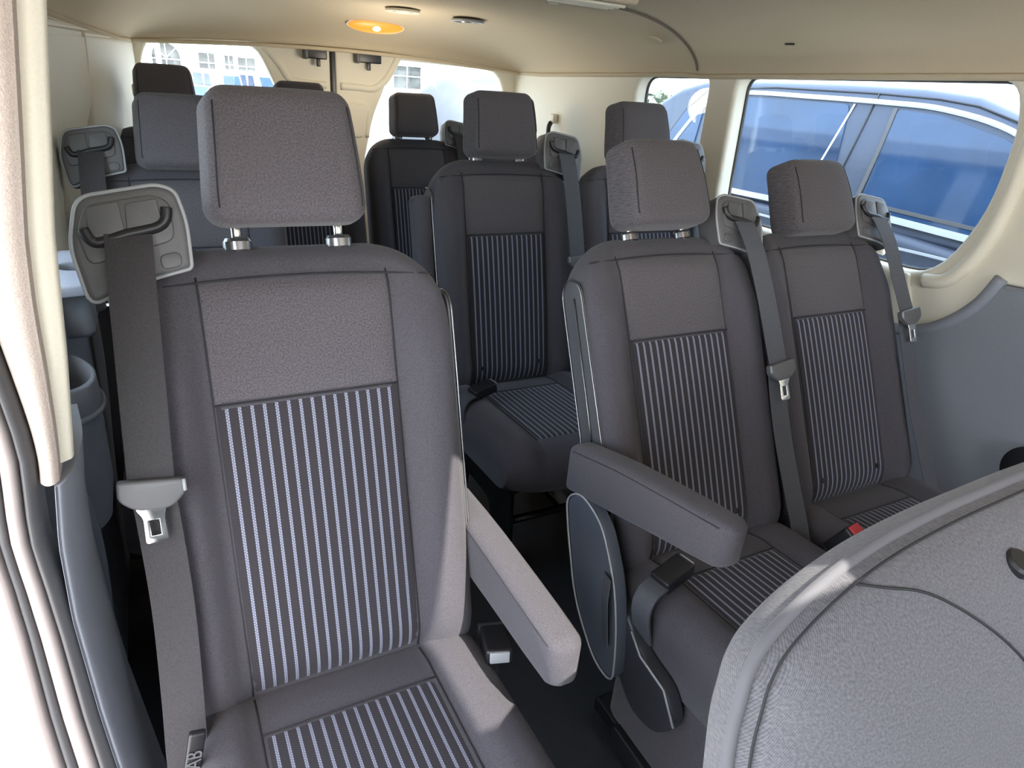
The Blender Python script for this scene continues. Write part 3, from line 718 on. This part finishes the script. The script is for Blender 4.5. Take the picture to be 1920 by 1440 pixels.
# ------------------------------------------------------------------ front seat back, close at lower right
fs = root('front_seat', 'broad grey front seat backrest with piped edge, close at lower right', 'seat', (.708, .272, 0))
ft = math.radians(18); fsn, fcs = math.sin(ft), math.cos(ft); FX = .0
FO = [(-.385, -.60), (-.375, -.30), (-.356, -.145), (-.339, -.090), (-.325, -.064), (-.300, -.043), (-.243, -.018), (-.175, -.001), (-.09, .009), (.0, .014), (.10, .018), (.22, .018), (.45, .014), (.56, -.005), (.63, -.06), (.66, -.20), (.67, -.60)]
def f_map(u, v, n): return (u, v*fsn+n*fcs, .925+v*fcs-n*fsn)
def f_top(u):
    for (u0, v0), (u1, v1) in zip(FO, FO[1:]):
        if u0 <= u <= u1: return v0+(v1-v0)*(u-u0)/(u1-u0)
    return FO[-1][1]
def fseat():
    """rows of constant inset from the outline, bulging toward the sitter side"""
    O = smoothpath([(a, b, 0) for a, b in FO], 6); V = []; F = []; UV = []
    ctr = Vector((.12, -.42, 0)); rows = 22
    prof = []
    for i in range(rows+1):
        k = i/rows; q = k**1.25
        prof.append((q, -.085*math.sqrt(max(0, 1-(1-min(1, q*2.6))**2))))
    for q, dn in prof:
        for p in O:
            z = p.lerp(ctr, q); V.append(f_map(z.x, z.y, dn)); UV.append((z.x, z.y))
    n = len(O)
    for i in range(rows):
        for j in range(n-1): F.append((i*n+j, i*n+j+1, (i+1)*n+j+1, (i+1)*n+j))
    # back side
    b0 = len(V)
    for q, dn in ((0, 0), (.02, .03), (.08, .06), (.5, .07), (1, .07)):
        for p in O:
            z = p.lerp(ctr, q); V.append(f_map(z.x, z.y, dn)); UV.append((z.x, z.y))
    for i in range(4):
        for j in range(n-1): F.append((b0+i*n+j, b0+(i+1)*n+j, b0+(i+1)*n+j+1, b0+i*n+j+1))
    return V, F, UV, O
M['front'] = weave('front_seat_cloth', (.085, .084, .092, 1), (.165, .162, .175, 1), step=.0016)
V, F, UV, FOS = fseat()
fb = fix(link('front_backrest', V, F, M['front'], fs, uvs=UV))
tube('edge_piping', [f_map(p.x, p.y, -.004) for p in FOS], .0055, M['front'], fs, 10)
def f_surf(j, q):
    """point on the seat face: j along the outline, q inset"""
    j0 = int(j); p = FOS[j0].lerp(FOS[min(j0+1, len(FOS)-1)], j-j0).lerp(Vector((.12, -.42, 0)), q)
    return f_map(p.x, p.y, -.085*math.sqrt(max(0, 1-(1-min(1, q*2.6))**2))-.0006)
SJ = smoothpath([(37.6, .012, 0), (39, .033, 0), (40.5, .055, 0), (41.5, .083, 0), (42.5, .133, 0), (43.5, .20, 0), (44.2, .27, 0), (45.2, .42, 0)], 6)
tube('cloth_seam', [f_surf(p.x, p.y) for p in SJ], .0013, M['seam'], fs, 6)
disc('headrest_socket', f_surf(49.8, .10), (0, -.5, 1), .014, .01, M['black'], fs)
tube('piping_seam', [f_surf(k*.5, .011) for k in range(2*len(FOS)-2)], .0013, M['seam'], fs, 6)

# ------------------------------------------------------------------ outside: ground, SUV, covered car, building, off-roaders
M['ground'] = mat('sunlit_concrete', (.62, .60, .57, 1), .9, bump=.2, bscale=20, var=.06, vscale=4)
g = rbox('ground', (80, 80, .1), M['ground'], loc=(5, 15, -.72), r=0); struct(g, 'pale sunlit concrete outside the van'); g.name = 'floor_outside'
M['navy'] = mat('navy_car_paint', (.045, .058, .090, 1), .4, .1, coat=.2, var=.08, vscale=300)
M['carglass'] = mat('dark_blue_tinted_glass', (.022, .052, .115, 1), .07, 0, spec=.55, coat=.15, var=.25, vscale=3)
M['silver'] = mat('satin_silver_trim', (.75, .80, .84, 1), .28, .7)
suv = root('parked_suv', 'navy SUV with silver window trim parked beyond the right windows', 'car', (2.7, 2.0, -.67))
def SV(y, z, x=0): return (x, y-2.0, z+.67)
mapS = lambda a, b, c: (c, a-2.0, b+.67)
body = [(.20, .0), (.0, .30), (-.2, .55), (.2, .74), (1.2, .80), (1.75, .835), (2.70, .815), (3.30, .80), (3.75, .72), (3.8, .2), (3.75, -.1), (3.4, -.28), (.6, -.28)]
prism('lower_body', rounded(body, .08), -.02, 1.6, mapS, M['navy'], suv, bevel=.06, seg=4)
roof = [(3.72, .80), (3.60, 1.05), (3.44, 1.24), (3.30, 1.31), (3.12, 1.350), (2.7, 1.365), (2.2, 1.372), (1.85, 1.370), (1.62, 1.35), (1.42, 1.285), (1.1, 1.12), (.6, .80)]
gh = prism('greenhouse', roof, .06, 1.5, lambda a, b, c: (c-.06+.10*max(0, (b-.80)/.56)*(1 if c < .7 else -1)+.0, a-2.0, b+.67), M['navy'], suv, bevel=.04, seg=4)
def gmap(off): return lambda a, b, c: (off+c+.10*max(0, (b-.80)/.56), a-2.0, b+.67)
prism('rear_door_glass', rounded([(2.06+.10, .845), (2.86, .845), (2.98, 1.10), (2.86, 1.285), (2.150, 1.292), (2.10, .98)], .03), -.003, .004, gmap(-.003), M['carglass'], suv)
prism('front_door_glass', rounded([(.95, .86), (1.925, .862), (1.915, 1.286), (1.72, 1.277), (1.45, 1.215), (1.2, 1.10)], .015), -.003, .004, gmap(-.003), M['carglass'], suv)
prism('quarter_glass', rounded([(3.05, .86), (3.42, .86), (3.18, 1.22), (3.06, 1.24)], .03), -.003, .004, gmap(-.003), M['carglass'], suv)
def gs(p, dx=-.006): return Vector((dx+.10*max(0, (p[1]-.80)/.56), p[0]-2.0, p[1]+.67))
top = smoothpath([(.9, .93, 0), (1.2, 1.125, 0), (1.45, 1.245, 0), (1.72, 1.298, 0), (1.97, 1.308, 0), (2.36, 1.31, 0), (2.80, 1.305, 0), (3.03, 1.25, 0), (3.20, 1.05, 0), (3.30, .85, 0)], 6)
tube('window_trim', [gs(p) for p in top], .011, M['silver'], suv, 8)
ribbon('belt_trim', [gs((y, z), -.012) for y, z in ((.6, .85), (1.4, .862), (1.95, .872), (2.4, .842), (3.3, .83))], .026, .008, M['silver'], suv, wdir=(0, 0, 1))
ribbon('belt_seal', [gs((y, z), -.008) for y, z in ((.6, .885), (1.4, .900), (1.93, .912))], .014, .006, M['plastic_lt'], suv, wdir=(0, 0, 1))
ribbon('sill_trim', [(-.03, y-2, z+.67) for y, z in ((.6, .77), (1.43, .775), (1.9, .765), (2.6, .76))], .010, .006, M['silver'], suv, wdir=(0, 0, 1))
tube('pillar_trim', [gs((2.125, 1.295)), gs((2.19, 1.04)), gs((2.245, .86))], .005, M['silver'], suv, 6)
tube('door_gap', [gs((2.03, 1.345), -.004), gs((2.065, 1.06), -.004), gs((2.09, .86), -.004)], .003, M['black'], suv, 6)
tube('roof_gap', [gs((y, z), .0) for y, z in ((1.2, 1.165), (1.45, 1.278), (1.60, 1.318), (1.76, 1.334), (2.04, 1.341), (2.6, 1.340), (3.0, 1.315))], .004, M['black'], suv, 6)
ribbon('glass_seal', [gs((1.925, 1.29), -.008), gs((1.93, 1.10), -.008), gs((1.945, .87), -.008)], .018, .004, M['plastic'], suv, wdir=(0, 1, 0))
tube('quarter_gap', [gs((3.06, 1.315), -.0), gs((3.20, 1.20), -.0), gs((3.34, .99), -.0), gs((3.40, .85), 0)], .004, M['black'], suv, 6)
for y in (.85, 3.0):
    wv = tag_w = None
    disc('wheel', (-.0, y-2, .0+.0-.0+.0+.38-.0), (-1, 0, 0), .38, .22, M['rubber'], suv, 32)
    disc('wheel_rim', (-.10, y-2, .38), (-1, 0, 0), .26, .04, M['silver'], suv, 24)

# tree beyond the small window
def foliage(name, c, rad, n, m, leaf=.16):
    V = []; F = []
    for i in range(n):
        while True:
            p = Vector((random.uniform(-1, 1), random.uniform(-1, 1), random.uniform(-1, 1)))
            if .35 < p.length < 1: break
        p = Vector((p.x*rad[0], p.y*rad[1], p.z*rad[2]))+Vector(c)
        a = Vector((random.gauss(0, 1), random.gauss(0, 1), random.gauss(0, 1))).normalized(); b = a.cross(Vector((random.gauss(0, 1), random.gauss(0, 1), 1))).normalized()
        s = leaf*random.uniform(.6, 1.3); o = len(V); V += [p-a*s, p-b*s*.5, p+a*s, p+b*s*.5]; F.append((o, o+1, o+2, o+3))
    return link(name, V, F, m, None, False)
M['leaf'] = mat('dusty_leaves', (.20, .23, .17, 1), .8, var=.4, vscale=2)
tr = root('background_tree', 'dark green tree behind the SUV, seen through the small window', 'tree', (15.2, 18.5, -.67))
fo = foliage('foliage', (0, 0, 1.0), (2.6, 2.4, .85), 2200, M['leaf'], .22); fo.parent = tr; fo['kind'] = 'stuff'
tube('trunk', [(0, 0, 0), (.1, 0, .8), (.0, .1, 1.4)], [.2, .16, .12], mat('bark', (.10, .08, .06, 1), .9), tr, 10)

# covered car behind the right rear window
M['cover'] = mat('silver_car_cover', (.105, .112, .125, 1), .8, .0, bump=.3, bscale=6, var=.08, vscale=8)
cc = root('covered_car', 'vehicle under a wrinkled silver grey cover, beyond the right rear window', 'car', (3.98, 8.6, -.67))
def cover():
    V = []; F = []; nx, ny = 46, 30
    for i in range(nx+1):
        for j in range(ny+1):
            u = i/nx*2-1; v = j/ny*2-1
            x = 1.05*u; y = 1.9*v
            hgt = 1.93*(1-abs(u)**5)*(1-abs(v)**6)
            hgt = min(hgt, 1.95)*(.80+.20*sstep(1-abs(v)*1.1)) 
            x += .10*math.copysign(1, u)*(abs(u) > .9)*.3
            z = hgt + .035*math.sin(7*u+3*v)*math.sin(5*v+2) - .07*math.exp(-((u+.25)/.18)**2)*(v < .2) + .02*math.sin(22*u+6*v)
            V.append((x, y, max(z, 0)))
    for i in range(nx):
        for j in range(ny): a = i*(ny+1)+j; F.append((a, a+1, a+ny+2, a+ny+1))
    return V, F
fix(link('cover', *cover(), M['cover'], cc))
prism('cover_emblem', rounded([(-.05, 1.72), (-.01, 1.80), (.03, 1.74), (.0, 1.60)], .01), 0, .02, lambda a, b, c: (a-.02, -1.50-c, b), M['black'], cc)
tube('cover_strap', smoothpath([(-.9, -1.6, 1.2), (-.4, -1.88, 1.0), (.1, -1.9, .9), (.6, -1.85, 1.05), (1.0, -1.6, 1.15)], 6), .02, M['cover'], cc)

# pale hatchback beside it
def simple_car(name, lab, loc, col, rz, s=1.0, boxy=False, group=None):
    R = root(name, lab, 'car', loc, group); R.rotation_euler.z = rz
    paint = mat('paint_'+name, col, .3, .1, coat=.8)
    mp = lambda a, b, c: (a*s, c*s, b*s)
    low = [(-2.1, .3), (2.1, .3), (2.15, .75), (1.95, 1.0), (1.0, 1.05), (-2.0, 1.05), (-2.15, .8)]
    prism('body', rounded(low, .12), -.85, .85, mp, paint, R, bevel=.08, seg=3)
    up = [(-2.0, 1.0), (1.0, 1.0), (.75, 1.82), (-1.95, 1.82)] if boxy else [(-1.9, 1.0), (1.2, 1.0), (.5, 1.52), (-1.2, 1.55)]
    prism('cabin', rounded(up, .10), -.76, .76, mp, paint if not boxy else mat('cabin_'+name, (.82, .82, .80, 1), .5), R, bevel=.06, seg=3)
    gz = (1.12, 1.65) if boxy else (1.08, 1.42)
    for side in (-1, 1):
        for a0, a1 in ((-1.7, -.9), (-.8, .0), (.1, .62)):
            prism('window', rounded([(a0, gz[0]), (a1, gz[0]), (a1-.1, gz[1]), (a0+.02, gz[1])], .04), side*.77-.01, side*.77+.01, mp, M['carglass'], R)
    rbox('windscreen', (.03, 1.25*s, .5*s), M['carglass'], R, ((.93 if boxy else .86)*s, 0, (1.38 if boxy else 1.25)*s), .01, rot=Matrix.Rotation(math.radians(-18 if boxy else -52), 3, 'Y'))
    for a in (-1.35, 1.35):
        for side in (-1, 1):
            disc('wheel', (a*s, side*.82*s, .36*s), (0, side, 0), .36*s, .2, M['rubber'], R, 20)
    for side in (-1, 1): disc('headlamp', (2.12*s, side*.6*s, .75*s), (1, 0, 0), .12*s, .05, M['silver'], R, 16)
    return R
simple_car('hatchback', 'pale silver hatchback left of the covered car', (1.55, 9.3, -.67), (.55, .58, .60, 1), -PI/2, 1.0)
simple_car('off_roader', 'bright blue open off-roader parked before the white building', (2.70, 30.0, -.67), (.02, .12, .55, 1), -PI/2+.5, .78, True, 'off-roaders by the white building')
simple_car('off_roader', 'white-topped grey off-roader right of the blue one', (4.45, 31.5, -.67), (.20, .25, .28, 1), -PI/2+.5, .78, True, 'off-roaders by the white building')
simple_car('white_sedan', 'white sedan outside the open side door, far left', (-2.6, 3.6, -.67), (.8, .8, .8, 1), PI/2, 1.0)

# white building with windows far behind the rear doors
M['stucco'] = mat('white_stucco', (.80, .80, .78, 1), .9, var=.03, vscale=2)
M['dark_glass'] = mat('shop_glass', (.06, .065, .065, 1), .4, spec=.2, var=.5, vscale=1.2)
bd = root('white_building', 'white building with arched and square windows, left rear window', 'building', (2.5, 48.0, -.67))
mapD = lambda a, b, c: (a, c, b)
arch = [(-1.6, .9), (-.1, .9), (-.1, 1.62)]+arc((-.85, 1.62), .75, 10, 170, 10)+[(-1.6, 1.62)]
rects = [(.9, 2.0, .8, 2.0), (2.35, 2.85, .8, 1.95), (3.1, 4.1, .8, 1.9), (5.0, 6.2, .8, 2.0), (9.2, 11.2, .8, 2.2), (13, 15, .8, 2.2), (-6, -3.5, .8, 2.2)]
holes = [arch]+[[(a, c), (b, c), (b, d), (a, d)] for a, b, c, d in rects]
prism('facade', [(-14, 0), (24, 0), (24, 3.6), (-14, 3.6)], 0, .3, mapD, M['stucco'], bd, holes=holes)
rbox('parapet', (38.4, .6, .3), M['stucco'], bd, (5, .1, 3.7), .05)
prism('arched_window', arch, .2, .24, mapD, M['dark_glass'], bd)
bars = [[(-.85, .18, .9), (-.85, .18, 2.36)], [(-1.6, .18, 1.5), (-.1, .18, 1.5)], [(-.85, .18, 1.55), (-1.4, .18, 2.1)], [(-.85, .18, 1.55), (-.3, .18, 2.1)], [(-1.6, .18, 1.15), (-.1, .18, 1.15)]]
for b_ in bars: tube('window_bar', b_, .035, M['stucco'], bd, 6)
for a, b, c, d in rects:
    wn = prism('shop_window', [(a, c), (b, c), (b, d), (a, d)], .2, .24, mapD, M['dark_glass'], bd)
    rbox('window_bar', (b-a, .05, .06), M['stucco'], wn, ((a+b)/2, .16, c+(d-c)*.55), .0)
    rbox('window_bar', (.05, .05, d-c), M['stucco'], wn, ((a+b)/2, .16, (c+d)/2), .0)
lp2 = tag(tube('utility_pole', [(1.40, 15.0, -.67), (1.40, 15.0, 5)], .065, mat('weathered_wood', (.30, .24, .20, 1), .9), None, 12), 'brown pole standing before the white building', 'pole')
wp = tag(tube('white_post', [(.34, 12.5, -.67), (.30, 12.5, 4)], .04, M['stucco'], None, 10), 'white post before the arched window', 'pole')
